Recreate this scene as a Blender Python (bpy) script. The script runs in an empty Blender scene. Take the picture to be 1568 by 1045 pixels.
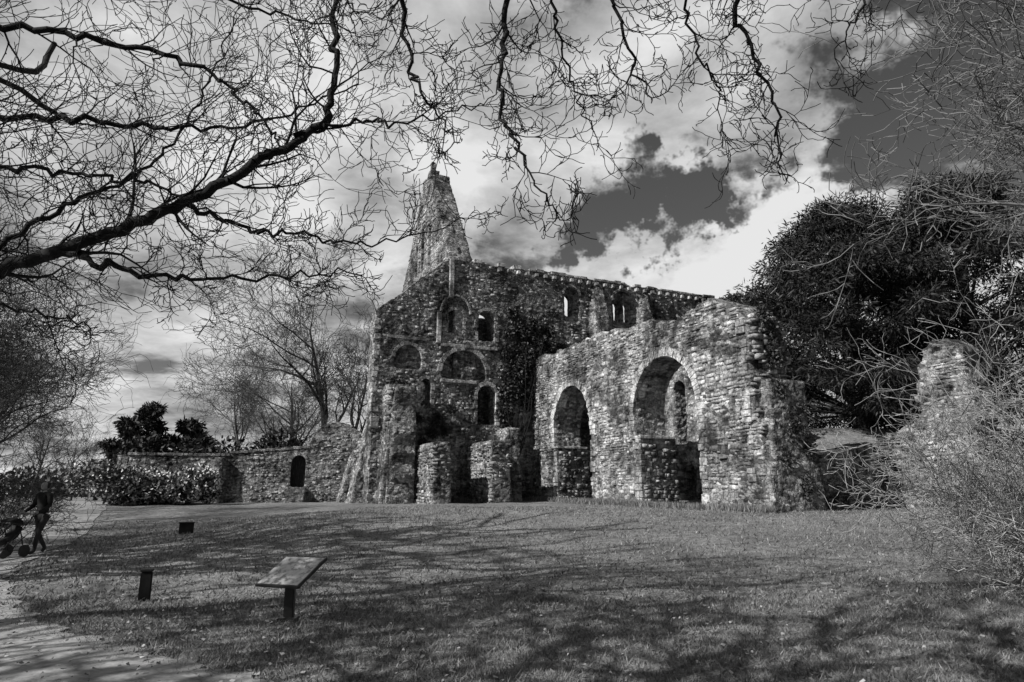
import bpy, bmesh, math, random
import numpy as np
from mathutils import Vector, Matrix, Euler
random.seed(7); RNG=np.random.default_rng(7)
scn=bpy.context.scene
COL=scn.collection

# ------------------------------------------------------------ helpers
def sm(a,b,t):
    t=np.clip((t-a)/(b-a),0,1); return t*t*(3-2*t)
def g(x,y):
    x=np.asarray(x,float); y=np.asarray(y,float)
    w=sm(-15,-4,x)
    h=sm(9,26,y)*w+sm(17,42,y)*.75*(1-w)+np.clip((y-26)*0.012,0,.25)
    h=h+4.2*sm(10,17,x)*sm(31,41,y)
    h=h+0.03*np.sin(x*.7+1)*np.cos(y*.5)+0.02*np.sin(x*1.9+y*1.3)
    h=h+0.5*sm(4,9,x)*sm(14,6,y)*0.6
    return h
def G(x,y): return float(g(x,y))

def empty(name,loc=(0,0,0)):
    e=bpy.data.objects.new(name,None); e.location=loc; COL.objects.link(e); return e
def obj(name,me,parent=None,mat=None,mw=None):
    o=bpy.data.objects.new(name,me); COL.objects.link(o)
    if mat: me.materials.append(mat)
    if parent: o.parent=parent
    if mw is not None: o.matrix_world=mw
    return o
def npmesh(name,verts,faces,smooth=False):
    me=bpy.data.meshes.new(name); verts=np.asarray(verts,np.float32); faces=np.ascontiguousarray(faces,np.int32)
    nf,k=faces.shape
    me.vertices.add(len(verts)); me.vertices.foreach_set('co',verts.ravel())
    me.loops.add(nf*k); me.loops.foreach_set('vertex_index',faces.ravel())
    me.polygons.add(nf); me.polygons.foreach_set('loop_start',np.arange(0,nf*k,k,dtype=np.int32))
    me.polygons.foreach_set('loop_total',np.full(nf,k,np.int32))
    if smooth: me.polygons.foreach_set('use_smooth',np.ones(nf,bool))
    me.update(calc_edges=True); return me

# ------------------------------------------------------------ materials
def newmat(name):
    m=bpy.data.materials.new(name); m.use_nodes=True
    nt=m.node_tree; b=nt.nodes['Principled BSDF']; return m,nt,b
def N(nt,t,**kw):
    n=nt.nodes.new(t)
    for k,v in kw.items(): setattr(n,k,v)
    return n
def ramp(nt,stops):
    r=nt.nodes.new('ShaderNodeValToRGB'); el=r.color_ramp.elements
    while len(el)>1: el.remove(el[-1])
    el[0].position=stops[0][0]; v=stops[0][1]; el[0].color=(v,v,v,1)
    for p,v in stops[1:]:
        e=el.new(p); e.color=(v,v,v,1)
    return r
def noise(nt,vec,scale,detail=6,rough=.6,dist=0):
    n=nt.nodes.new('ShaderNodeTexNoise'); n.inputs['Scale'].default_value=scale
    n.inputs['Detail'].default_value=detail; n.inputs['Roughness'].default_value=rough
    n.inputs['Distortion'].default_value=dist
    if vec is not None: nt.links.new(vec,n.inputs['Vector'])
    return n
def mixc(nt,mode,fac,a,b):
    m=nt.nodes.new('ShaderNodeMix'); m.data_type='RGBA'; m.blend_type=mode
    for i,v in ((0,fac),(6,a),(7,b)):
        s=m.inputs[i]
        if isinstance(v,(int,float)):
            s.default_value = v if i==0 else (v,v,v,1)
        else: nt.links.new(v,s)
    return m.outputs[2]
def stone(name,k=1.0,scale=3.7,rubble=True,bump=.9,island=False):
    m,nt,b=newmat(name)
    tc=N(nt,'ShaderNodeTexCoord')
    if island: st=[(0,.13*k),(.22,.24*k),(.6,.34*k),(.9,.42*k),(1,.56*k)]
    elif rubble: st=[(0,.08*k),(.22,.20*k),(.55,.34*k),(.88,.44*k),(1,.66*k)]
    else: st=[(0,.36*k),(1,.5*k)]
    cell=ramp(nt,st)
    mort=None
    if island:
        gi=N(nt,'ShaderNodeNewGeometry'); nt.links.new(gi.outputs['Random Per Island'],cell.inputs[0]); c=cell.outputs[0]
    else:
        mp=N(nt,'ShaderNodeMapping'); mp.inputs['Scale'].default_value=(1,1.9,1)
        nt.links.new(tc.outputs['Object'],mp.inputs[0])
        nz=noise(nt,tc.outputs['Object'],3.5,3,.7)
        wv=N(nt,'ShaderNodeVectorMath',operation='MULTIPLY_ADD'); nt.links.new(nz.outputs['Color'],wv.inputs[0])
        wv.inputs[1].default_value=(.26,.26,.26); nt.links.new(mp.outputs[0],wv.inputs[2])
        v1=N(nt,'ShaderNodeTexVoronoi'); v1.inputs['Scale'].default_value=scale; v1.inputs['Randomness'].default_value=.85; nt.links.new(wv.outputs[0],v1.inputs['Vector'])
        v2=N(nt,'ShaderNodeTexVoronoi',feature='DISTANCE_TO_EDGE'); v2.inputs['Scale'].default_value=scale; v2.inputs['Randomness'].default_value=.85; nt.links.new(wv.outputs[0],v2.inputs['Vector'])
        sep=N(nt,'ShaderNodeSeparateColor'); nt.links.new(v1.outputs['Color'],sep.inputs[0])
        nt.links.new(sep.outputs[0],cell.inputs[0])
        mort=ramp(nt,[(0.0,0.0),(.08,1)]); nt.links.new(v2.outputs['Distance'],mort.inputs[0])
        c=mixc(nt,'MIX',mort.outputs[0],.19*k,cell.outputs[0])
    big=noise(nt,tc.outputs['Object'],.45,5,.75,.4); rb=ramp(nt,[(.38,.22),(.46,.6),(.54,1.0),(.64,1.2)]); nt.links.new(big.outputs[0],rb.inputs[0])
    c=mixc(nt,'MULTIPLY',1.0,c,rb.outputs[0])
    mp2=N(nt,'ShaderNodeMapping'); mp2.inputs['Scale'].default_value=(1.6,.35,1.6); nt.links.new(tc.outputs['Object'],mp2.inputs[0])
    md=noise(nt,mp2.outputs[0],2.0,4,.75); rm=ramp(nt,[(.38,.3),(.5,1),(.65,1.2)]); nt.links.new(md.outputs[0],rm.inputs[0])
    c=mixc(nt,'MULTIPLY',.75,c,rm.outputs[0])
    fn=noise(nt,tc.outputs['Object'],11,5,.85); rf=ramp(nt,[(.36,.2),(.48,.95),(.66,1.5)]); nt.links.new(fn.outputs[0],rf.inputs[0])
    c=mixc(nt,'MULTIPLY',.9,c,rf.outputs[0])
    nt.links.new(c,b.inputs['Base Color']); b.inputs['Roughness'].default_value=.95; b.inputs['Specular IOR Level'].default_value=.1
    bp=N(nt,'ShaderNodeBump'); bp.inputs['Strength'].default_value=bump
    if mort:
        bp.inputs['Distance'].default_value=.2
        h=N(nt,'ShaderNodeMath',operation='MULTIPLY_ADD'); nt.links.new(mort.outputs[0],h.inputs[0]); h.inputs[1].default_value=.4 if rubble else .05
        nt.links.new(fn.outputs[0],h.inputs[2]); nt.links.new(h.outputs[0],bp.inputs['Height'])
    else:
        bp.inputs['Distance'].default_value=.12; nt.links.new(fn.outputs[0],bp.inputs['Height'])
    nt.links.new(bp.outputs[0],b.inputs['Normal'])
    return m
def simple(name,lo,hi,scale=5,bump=.3,rough=.9,spec=.2,dist=.02):
    m,nt,b=newmat(name); tc=N(nt,'ShaderNodeTexCoord')
    n=noise(nt,tc.outputs['Object'],scale,3,.7); r=ramp(nt,[(.3,lo),(.7,hi)]); nt.links.new(n.outputs[0],r.inputs[0])
    nt.links.new(r.outputs[0],b.inputs['Base Color']); b.inputs['Roughness'].default_value=rough; b.inputs['Specular IOR Level'].default_value=spec
    if bump:
        bp=N(nt,'ShaderNodeBump'); bp.inputs['Strength'].default_value=bump; bp.inputs['Distance'].default_value=dist
        nt.links.new(n.outputs[0],bp.inputs['Height']); nt.links.new(bp.outputs[0],b.inputs['Normal'])
    return m
def leafmat(name,lo,hi,spec=.3):
    m,nt,b=newmat(name); gi=N(nt,'ShaderNodeNewGeometry'); r=ramp(nt,[(0,lo),(.8,(lo+hi)/2),(1,hi)])
    nt.links.new(gi.outputs['Random Per Island'],r.inputs[0]); nt.links.new(r.outputs[0],b.inputs['Base Color'])
    b.inputs['Roughness'].default_value=.6; b.inputs['Specular IOR Level'].default_value=spec
    return m
def twigmat(name,lo,hi):
    m,nt,b=newmat(name); gi=N(nt,'ShaderNodeNewGeometry'); r=ramp(nt,[(0,lo),(1,hi)])
    nt.links.new(gi.outputs['Random Per Island'],r.inputs[0]); nt.links.new(r.outputs[0],b.inputs['Base Color'])
    b.inputs['Roughness'].default_value=.85; b.inputs['Specular IOR Level'].default_value=.15
    return m
M_st=stone('rubble_stone',1.45); M_st2=stone('rubble_stone_dark',1.3,4.2); M_ash=stone('ashlar_stone',1.3,1.2,False,.4)
M_fs=stone('facing_stones',1.5,island=True,bump=.6); M_fs2=stone('facing_stones_dark',1.25,island=True,bump=.6)  # dark copy also puts shade of faces turned from the sun into colour
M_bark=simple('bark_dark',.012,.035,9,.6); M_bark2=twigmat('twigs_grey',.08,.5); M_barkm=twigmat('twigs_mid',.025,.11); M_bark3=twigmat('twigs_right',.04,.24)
M_yew=leafmat('yew_needles',.009,.045); M_ivy=leafmat('ivy_leaves',.02,.07,.5); M_bush=leafmat('bush_leaves',.025,.12,.5)
M_blos=leafmat('white_blossom',.5,.85); M_dark=simple('dark_void_wood',.015,.03,4,.2)
M_grassb=leafmat('grass_blades',.09,.38,.2); M_dead=leafmat('dead_leaves',.12,.5,.3)

def ground_mat():
    m,nt,b=newmat('lawn_grass'); tc=N(nt,'ShaderNodeTexCoord')
    n1=noise(nt,tc.outputs['Object'],.5,5,.7); n2=noise(nt,tc.outputs['Object'],6,5,.8); n3=noise(nt,tc.outputs['Object'],34,3,.8)
    r1=ramp(nt,[(.35,.18),(.65,.34)]); nt.links.new(n1.outputs[0],r1.inputs[0])
    r2=ramp(nt,[(.33,.4),(.5,1),(.7,1.5)]); nt.links.new(n2.outputs[0],r2.inputs[0])
    r3=ramp(nt,[(.35,.35),(.5,1),(.68,1.7)]); nt.links.new(n3.outputs[0],r3.inputs[0])
    c=mixc(nt,'MULTIPLY',1,r1.outputs[0],r2.outputs[0]); c=mixc(nt,'MULTIPLY',.9,c,r3.outputs[0])
    nt.links.new(c,b.inputs['Base Color']); b.inputs['Roughness'].default_value=.95; b.inputs['Specular IOR Level'].default_value=.1
    ad=N(nt,'ShaderNodeMath',operation='ADD'); nt.links.new(n2.outputs[0],ad.inputs[0]); nt.links.new(n3.outputs[0],ad.inputs[1])
    bp=N(nt,'ShaderNodeBump'); bp.inputs['Strength'].default_value=.8; bp.inputs['Distance'].default_value=.07
    nt.links.new(ad.outputs[0],bp.inputs['Height']); nt.links.new(bp.outputs[0],b.inputs['Normal'])
    return m
M_gr=ground_mat()
M_path=simple('path_gravel',.15,.40,7,.6)

# ------------------------------------------------------------ ground
n=300
t=np.linspace(-1,1,n); ax=60*t+900*np.sign(t)*np.abs(t)**7
X,Y=np.meshgrid(ax,ax+15)
Z=g(X,Y)
idx=np.arange(n*n).reshape(n,n)
F=np.stack([idx[:-1,:-1],idx[:-1,1:],idx[1:,1:],idx[1:,:-1]],-1).reshape(-1,4)
obj('ground',npmesh('ground',np.stack([X,Y,Z],-1).reshape(-1,3),F,True),mat=M_gr)

def catmull(P,k=8):
    P=[Vector(p) for p in P]; out=[]
    P=[P[0]*2-P[1]]+P+[P[-1]*2-P[-2]]
    for i in range(1,len(P)-2):
        a,b,c,d=P[i-1:i+3]
        for j in range(k):
            t=j/k; out.append(0.5*((2*b)+(c-a)*t+(2*a-5*b+4*c-d)*t*t+(3*b-a-3*c+d)*t**3))
    out.append(P[-2]); return out
R=catmull([(-34,55,0),(-26,45,0),(-14.6,24,0),(-10.2,14.8,0),(-7.5,10.9,0),(-5.3,8.6,0),(-3.4,7.2,0),(-1.8,6.3,0),(1.5,4.6,0),(5,3,0)],16)
Lf=catmull([(-38,55,0),(-30,45,0),(-18.8,24,0),(-14.6,14.5,0),(-12.5,9.5,0),(-10,6,0),(-7.5,4,0),(-5,2.6,0),(-1,1,0),(3,-1,0)],16)
vs=[];m_=10
for i,(a,b) in enumerate(zip(Lf,R)):
    jr=.05*math.sin(i*.9)+.04*math.sin(i*2.3)
    for j in range(m_+1):
        p=a.lerp(b,j/m_)
        if j==m_: p=p+Vector((jr,jr,0))
        vs.append((p.x,p.y,G(p.x,p.y)+.02))
L_=len(R); F=[[i*(m_+1)+j,(i+1)*(m_+1)+j,(i+1)*(m_+1)+j+1,i*(m_+1)+j+1] for i in range(L_-1) for j in range(m_)]
obj('gravel_path',npmesh('gravel_path',vs,F,True),mat=M_path)
PR=np.array([(p.x,p.y) for p in R])
def onpath(x,y,o_=0):
    o=np.argsort(PR[:,1]); xr=np.interp(y,PR[o,1],PR[o,0]); return x<xr+o_
# ------------------------------------------------------------ grass blades
def blades(n,y0,y1,hs,w,lie=0.5):
    yy=y0+(y1-y0)*RNG.random(n)**1.0; k=RNG.uniform(-.86,.86,n); xx=k*(yy+0.8)
    cl=np.sin(xx*5.1+np.sin(yy*3.3)*2)*np.cos(yy*6.3+np.sin(xx*2.7)*2)
    keep=(RNG.random(n)<.65+.35*cl)&(~onpath(xx+np.abs(RNG.normal(0,.32,n)),yy)); xx=xx[keep]; yy=yy[keep]; n=len(xx)
    zz=g(xx,yy); h=hs*RNG.uniform(.5,1.5,n); a=RNG.uniform(0,2*np.pi,n); ln=RNG.uniform(0,lie,n)+.15
    la=RNG.uniform(0,2*np.pi,n); ww=w*RNG.uniform(.6,1.4,n)
    p0=np.stack([xx-np.cos(a)*ww,yy-np.sin(a)*ww,zz-.01],-1); p1=np.stack([xx+np.cos(a)*ww,yy+np.sin(a)*ww,zz-.01],-1)
    p2=np.stack([xx+np.cos(la)*h*ln*1.3,yy+np.sin(la)*h*ln*1.3,zz+h],-1)
    V=np.stack([p0,p1,p2],1).reshape(-1,3); Fc=np.arange(3*n).reshape(-1,3)
    return V,Fc
a=blades(150000,5,11,.05,.006,1.4); b=blades(110000,10,30,.055,.013,1.4)
V=np.concatenate([a[0],b[0]]); Fc=np.concatenate([a[1],b[1]+len(a[0])])
obj('lawn_grass_blades',npmesh('grass',V,Fc),mat=M_grassb)

def leafcloud(blobs,n,l,w,shell=.55,droop=.0):
    bl=np.array(blobs,float); wt=(bl[:,3]*bl[:,4]*bl[:,5])**.67; wt/=wt.sum()
    bi=RNG.choice(len(bl),n,p=wt); d=RNG.normal(size=(n,3)); d/=np.linalg.norm(d,axis=1)[:,None]
    rr=(shell+(1-shell)*RNG.random(n))
    c=bl[bi,:3]+d*rr[:,None]*bl[bi,3:6]
    ax_=d*.7+RNG.normal(size=(n,3))*.6; ax_[:,2]-=droop; ax_/=np.linalg.norm(ax_,axis=1)[:,None]
    s=np.cross(ax_,RNG.normal(size=(n,3))); s/=np.linalg.norm(s,axis=1)[:,None]
    ll=l*RNG.uniform(.5,1.4,n)[:,None]; ww=w*RNG.uniform(.6,1.3,n)[:,None]
    V=np.stack([c,c+ax_*ll*.5+s*ww,c+ax_*ll,c+ax_*ll*.5-s*ww],1).reshape(-1,3)
    return V,np.arange(4*n).reshape(-1,4)
def leafobj(name,blobs,n,l,w,mat,parent=None,**k):
    V,Fc=leafcloud(blobs,n,l,w,**k); return obj(name,npmesh(name,V,Fc),parent,mat)

nn=3200; yy=RNG.uniform(5.5,15,nn); xx=RNG.uniform(-.8,.8,nn)*yy
a=RNG.uniform(0,6.28,nn); s=RNG.uniform(.010,.032,nn); zz=g(xx,yy)+.04
V=np.stack([np.stack([xx+np.cos(a+q)*s*(1 if q%3<2 else .6),yy+np.sin(a+q)*s,zz+RNG.uniform(0,.03,nn)],-1) for q in (0,1.6,3.1,4.7)],1).reshape(-1,3)
obj('fallen_leaves',npmesh('fallen_leaves',V,np.arange(4*nn).reshape(-1,4)),mat=M_dead)

# ------------------------------------------------------------ branch engine
def nrm(v):
    l=math.sqrt(v[0]**2+v[1]**2+v[2]**2) or 1; return (v[0]/l,v[1]/l,v[2]/l)
def grow(S,p,d,L,r,lv,mx,P):
    n_=P['n'][lv]; st=L/n_; wg=P['w'][lv]; tr=P['t'][lv]; kk=P['k'][lv]; tp=P.get('taper',.75)
    for i in range(n_):
        d=nrm((d[0]+random.gauss(0,wg),d[1]+random.gauss(0,wg),d[2]+random.gauss(0,wg)+tr))
        q=(p[0]+d[0]*st,p[1]+d[1]*st,p[2]+d[2]*st)
        ra=max(r*(1-tp*i/n_),P['rmin']); rb=max(r*(1-tp*(i+1)/n_),P['rmin'])
        S.append((p,q,ra,rb))
        if lv<mx and (i+1)/n_>P['s'][lv]:
            c=int(kk)+(1 if random.random()<kk-int(kk) else 0)
            for _ in range(c):
                an=random.uniform(.45,1.05); x=nrm((random.gauss(0,1),random.gauss(0,1),random.gauss(0,1)))
                dt=x[0]*d[0]+x[1]*d[1]+x[2]*d[2]; x=nrm((x[0]-dt*d[0],x[1]-dt*d[1],x[2]-dt*d[2]))
                ca,sa=math.cos(an),math.sin(an); dd=(d[0]*ca+x[0]*sa,d[1]*ca+x[1]*sa,d[2]*ca+x[2]*sa)
                grow(S,q,dd,L*random.uniform(*P['l'][lv]),rb*.62,lv+1,mx,P)
        p=q
def tubes(name,S,smooth=True):
    A=np.array([s[0]for s in S],float);B=np.array([s[1]for s in S],float);ra=np.array([s[2]for s in S],float);rb=np.array([s[3]for s in S],float)
    Vs=[];Fs=[];off=0
    for sel,k in ((ra>.03,8),(ra<=.03,3)):
        a=A[sel];b=B[sel];r0=ra[sel];r1=rb[sel]
        if len(a)==0: continue
        d=b-a; d/=np.linalg.norm(d,axis=1)[:,None]+1e-9
        a=a-d*r0[:,None]*.3; b=b+d*r1[:,None]*.3
        ref=np.where(np.abs(d[:,2:3])>.9,[[1.,0,0]],[[0,0,1.]]); u=np.cross(d,ref); u/=np.linalg.norm(u,axis=1)[:,None]; v=np.cross(d,u)
        th=np.arange(k)*2*np.pi/k; m=len(a)
        ring=np.cos(th)[None,:,None]*u[:,None]+np.sin(th)[None,:,None]*v[:,None]
        V0=a[:,None]+ring*r0[:,None,None]; V1=b[:,None]+ring*r1[:,None,None]
        Vs.append(np.concatenate([V0,V1],1).reshape(-1,3))
        base=(np.arange(m)*2*k)[:,None]+off; j=np.arange(k); j2=(j+1)%k
        Fs.append(np.stack([base+j,base+k+j,base+k+j2,base+j2],-1).reshape(-1,4)); off+=m*2*k
    return npmesh(name,np.concatenate(Vs),np.concatenate(Fs),smooth)

PF=dict(n=[6,6,6,5,4],w=[.2,.2,.26,.3,.32],t=[0,.02,.02,.05,.08],k=[1,1,.9,.75,0],s=[0,.0,.1,.1,0],l=[(.5,.7),(.45,.75),(.4,.7),(.35,.6),(.4,.6)],rmin=.0048)
def limb(S,pts,r0,r1,kl=(.9,1.9),mx=4,lv=2,trop=0,P=PF,dens=.34):
    c=catmull(pts,12); L=0; last=0
    for i in range(len(c)-1):
        a,b=c[i],c[i+1]
        f=i/(len(c)-1); f2=(i+1)/(len(c)-1)
        j=Vector((random.gauss(0,.03),random.gauss(0,.03),random.gauss(0,.03))); b=b+j; c[i+1]=b
        S.append((tuple(a),tuple(b),r0+(r1-r0)*f,r0+(r1-r0)*f2))
        L+=(b-a).length
        while L-last>dens:
            last+=dens*random.uniform(.6,1.4)
            d=(b-a).normalized(); x=Vector([random.gauss(0,1) for _ in range(3)]); x=(x-d*x.dot(d)).normalized()
            an=random.uniform(.5,1.2); dd=d*math.cos(an)+x*math.sin(an); dd.z+=trop
            grow(S,tuple(b),tuple(dd.normalized()),random.uniform(*kl)*(1-.35*f),max((r0+(r1-r0)*f)*.4,.009),lv,mx,P)
S=[]
bx,by=-9.8,7.2
S+= [((bx,by,-.2),(bx+.05,by,1.5),.34,.27),((bx+.05,by,1.5),(bx+.25,by,3.0),.27,.24),((bx+.25,by,3.0),(bx+.1,by-.1,5.0),.24,.19),((bx+.1,by-.1,5),(bx+.5,by-.3,7.6),.19,.13),((bx+.5,by-.3,7.6),(bx+.9,by-.2,10),.13,.06)]
limb(S,[(bx+.2,by,2.8),(-8,7.6,3.5),(-6.3,8,4.27),(-4.5,8.1,5.04),(-3.2,8,5.75),(-2.4,8,6.45),(-2.4,8,8.1),(-2.3,8,9)],.11,.02)
limb(S,[(-5.6,8,4.5),(-4.3,7.7,4.13),(-3,7.6,4.05),(-1.7,7.5,4.1)],.04,.008,kl=(.5,1.0))
limb(S,[(-4.2,8.1,5.2),(-3.4,8.3,4.95),(-2.7,8.3,4.85),(-1.6,8.4,4.8),(-.5,8.5,5.2)],.032,.007,kl=(.4,.9))
limb(S,[(-2.8,8,6.1),(-2.0,8,6.3),(-1.2,7.8,6.2),(-.2,7.6,6.4)],.03,.007,kl=(.6,1.2))
limb(S,[(bx+.1,by,5),(-8,8,6.0),(-6.65,8,6.4),(-4.95,8.3,6.4),(-3.5,8.4,6.5),(-2.1,8.4,7.1)],.06,.012)
limb(S,[(bx+.2,by,4),(-8,7,4.9),(-6.6,7,5.3),(-5.2,7,5.1),(-4,6.9,4.9),(-3.1,6.9,4.5)],.05,.01)
limb(S,[(bx+.2,by,3.5),(-8,7,3.7),(-6.5,7.2,3.8),(-5.4,7.2,3.55),(-4.6,7.3,3.4)],.04,.008,kl=(.5,1.1))
limb(S,[(bx+.3,by,6.2),(-8,7.5,7.4),(-6,8,7.6),(-4.4,8.4,7.4),(-3.4,8.4,6.6),(-3,8.4,5.9)],.06,.01)
limb(S,[(bx+.5,by,7.5),(-8,8,8.8),(-6,8.5,9.2),(-4,9,8.8),(-2.4,9,8.4)],.06,.012,kl=(1.,2.))
limb(S,[(-6.9,7.9,4.0),(-6.2,8.5,5.2),(-5.2,9,6.2),(-4.5,9,7.4),(-4.2,9,8.6)],.04,.01)
obj('bare_tree',tubes('bare_tree_fg_left',S),mat=M_bark)
S=[]
S+= [((4.6,-3,-.3),(4.5,-2.9,2),.4,.33),((4.5,-2.9,2),(4.3,-2.7,4.6),.33,.28),((4.3,-2.7,4.6),(4,-2.2,7),.28,.2)]
for P_ in ([(4.2,-2.6,4.8),(2.5,0,7.3),(.8,3.5,9.0),(-.1,6,8.6),(-.07,7,7.3),(-.14,7.1,6.1),(.1,7,5.3),(.55,7,4.5)],
           [(4.2,-2.4,5.8),(1.5,1,8.6),(-.8,5,9),(-1.3,7,7.5),(-1.1,7.1,6.3),(-.6,7.1,5.5)],
           [(4.1,-2.3,6.4),(3,2,9),(2.2,5,9.2),(1.1,6.6,8),(1.35,7,6.7),(1.6,7,5.9)],
           [(4.0,-2.2,6.9),(3.6,2,9.4),(3.2,5.5,9.3),(2.7,7,7.6),(3.05,7.2,6.1),(3.15,7.3,5.1)],
           [(4.0,-2.2,6.9),(4.8,2,9),(5,5,9.2),(4.6,6.6,8.2),(4.2,7,7.4),(3.9,7.2,6.8)],
           [(3,2,8.9),(2.6,5,8.9),(2.0,6.6,7.6),(2.2,7,6.5),(2.5,7.1,6.0)],
           [(.8,3.5,9),(.6,5.5,8.6),(.5,7,7.6),(.7,7.4,6.6),(1.0,7.6,5.9)],
           [(-.8,5,9),(-1.8,6,8.6),(-2.0,7,7.8),(-1.9,7.2,7)]):
    limb(S,P_,.07 if P_[0][2]<7 else .035,.007,kl=(.5,1.2),trop=-.1,dens=.27)
obj('bare_tree',tubes('bare_tree_overhead',S),mat=M_bark)

def tree(name,H,seed,mx=4,kk=1.6,wide=.6,rmin=.012,up=.05,r=None):
    random.seed(seed); S=[]
    P=dict(n=[9,7,6,5,4],w=[.06,.14,.2,.25,.3],t=[.05,up,up,.03,.02],k=[kk*1.2,kk,kk*.8,kk*.7,0],s=[.25,.15,.1,.1,0],
           l=[(wide*.6,wide),(.4,.65),(.4,.65),(.4,.65),(.4,.6)],rmin=rmin,taper=.8)
    grow(S,(0,0,-.3),(0,0,1),H*.85,r or H*.022,0,mx,P)
    return tubes(name,S)
T1=tree('bare_tree_a',12,1,4,1.2,.62); T2=tree('bare_tree_b',11,2,4,1.25,.68); T3=tree('bare_tree_c',10,5,4,1.3,.7,.010,.0)
T4=tree('bare_tree_sparse',12,8,3,1.0,.75,.045,.03,.34); T5=tree('bare_tree_sparse_b',11,19,2,1.1,.8,.06,.05,.32)
def place(me,name,x,y,s,rot,mat,sz=None,dz=0):
    if not me.materials: me.materials.append(mat)
    o=bpy.data.objects.new(name,me); COL.objects.link(o)
    o.location=(x,y,G(x,y)+dz); o.scale=(s,s,sz or s); o.rotation_euler=(0,0,rot)
    if me.materials[0]!=mat:
        o.material_slots[0].link='OBJECT'; o.material_slots[0].material=mat
    return o
for x,y,s,r_,m in ((-8.4,-2.0,.85,0,T4),(-13.5,-1.8,.95,2,T4),(-4.0,-3.4,.85,4,T4),(-10,-5.5,1.0,1,T4),(0.0,-4.5,.9,5.2,T4),(-21.5,13,1.25,3,T4),(-17,9.5,1.1,1.3,T5),(-5.5,-7.5,1.1,2.2,T5),(2.4,-3.2,.7,1.1,T4),(-1.9,-2.4,.62,2.7,T4),(-6.2,-4.6,.75,5.6,T4)):
    place(m,'bare_tree',x,y,s,r_,M_bark)
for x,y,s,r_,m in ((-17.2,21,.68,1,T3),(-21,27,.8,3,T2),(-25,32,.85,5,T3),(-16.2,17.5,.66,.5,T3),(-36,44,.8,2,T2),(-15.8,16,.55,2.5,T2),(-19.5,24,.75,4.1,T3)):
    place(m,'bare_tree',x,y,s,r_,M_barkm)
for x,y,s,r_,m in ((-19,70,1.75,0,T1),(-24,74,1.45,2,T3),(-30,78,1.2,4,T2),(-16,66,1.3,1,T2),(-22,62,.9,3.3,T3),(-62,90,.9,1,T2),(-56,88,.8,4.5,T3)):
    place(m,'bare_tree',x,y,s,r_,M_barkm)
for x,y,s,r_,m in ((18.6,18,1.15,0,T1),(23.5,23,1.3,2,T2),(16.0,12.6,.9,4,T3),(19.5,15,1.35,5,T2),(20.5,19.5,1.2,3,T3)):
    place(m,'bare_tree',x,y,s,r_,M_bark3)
random.seed(11)
def shrub(cx,cy,n,L,spread,name,mat,r=.014,lean=0):
    S=[]; P=dict(n=[9,6,5,4],w=[.1,.16,.2,.25],t=[-.045,-.01,.02,0],k=[1.05,.7,.5,0],s=[.2,.1,.1,0],l=[(.28,.5),(.35,.6),(.4,.6),(.4,.6)],rmin=.0055,taper=.8)
    for _ in range(n):
        a=random.uniform(0,6.283); rr=random.random()**.5*spread; x=cx+rr*math.cos(a); y=cy+rr*math.sin(a)
        o=random.uniform(.2,.9); b=a+random.gauss(0,.5)
        grow(S,(x,y,G(x,y)-.05),nrm((math.cos(b)*o-lean,math.sin(b)*o,1)),L*random.uniform(.6,1.15),r,0,3,P)
    obj(name,tubes(name,S),mat=mat)
shrub(9.9,12.6,42,2.75,1.1,'bare_shrub',M_bark2,lean=.12)
shrub(8.5,10.4,26,1.9,.8,'bare_shrub',M_bark2,lean=.15)
shrub(13.4,14.6,26,5.0,1.3,'bare_shrub',M_bark2,.02)
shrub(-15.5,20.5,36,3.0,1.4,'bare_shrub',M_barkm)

def bush(name,cx,cy,R_,H_,n,mat,l=.14,w=.04,extra=None,**k):
    z=G(cx,cy); bl=[]
    for _ in range(14):
        a=random.uniform(0,6.28); q=random.random()**.6*R_*.75; s=random.uniform(.28,.5)*R_
        bl.append((cx+q*math.cos(a),cy+q*math.sin(a),z+H_*random.uniform(.25,.8)*(1-.4*q/R_),s,s,s*H_/R_*.75))
    e=empty(name,(0,0,0)); leafobj('leaves',bl,n,l,w,mat,e,shell=.2,**k)
    S=[]
    for _ in range(10):
        b=bl[random.randrange(len(bl))]; S.append(((cx,cy,z-.1),(b[0],b[1],b[2]),.03,.012))
    obj('stems',tubes('stems',S),e,M_barkm)
    if extra: leafobj('blossom',bl,extra,.15,.085,M_blos,e,shell=.97)
    return e
random.seed(3)
bush('laurel_bush',8.4,9.4,1.3,.75,6000,M_bush,.13,.03)
bush('laurel_bush',10.1,11,1.4,1.1,6000,M_bush,.13,.03)
bush('laurel_bush',11.8,13.5,1.8,1.6,7000,M_bush,.14,.035)
bush('flowering_bush',-23.6,42.5,3.0,2.9,8000,M_bush,.3,.09,4200)
bush('flowering_bush',-19.8,42.6,2.3,2.3,5000,M_bush,.3,.09,3000)
for x,y,r_,h in ((-18.2,21,2.0,2.6),(-16.8,17.3,1.6,1.9),(-22.5,27,2.5,3.3),(-28,33,2.5,3),(-15,14.5,1.2,1.6)):
    bush('leafy_bush',x,y,r_,h,5000,M_yew,.2,.05)
bl=[]
for i in range(150):
    x=-130+i*1.9; bl.append((x,118+random.uniform(-6,6),1+random.uniform(0,2.5),random.uniform(2,4),3,random.uniform(2,3.6)))
leafobj('distant_tree_line',bl,30000,.9,.3,M_bush,shell=.3)
bl=[]
for i in range(26):
    x=random.uniform(-34,-13); bl.append((x,random.uniform(58,64),1+random.uniform(.5,4.2),random.uniform(1.5,3),2,random.uniform(1.5,3)))
leafobj('hedge_behind_wall',bl,16000,.5,.13,M_yew,shell=.3)

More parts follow.
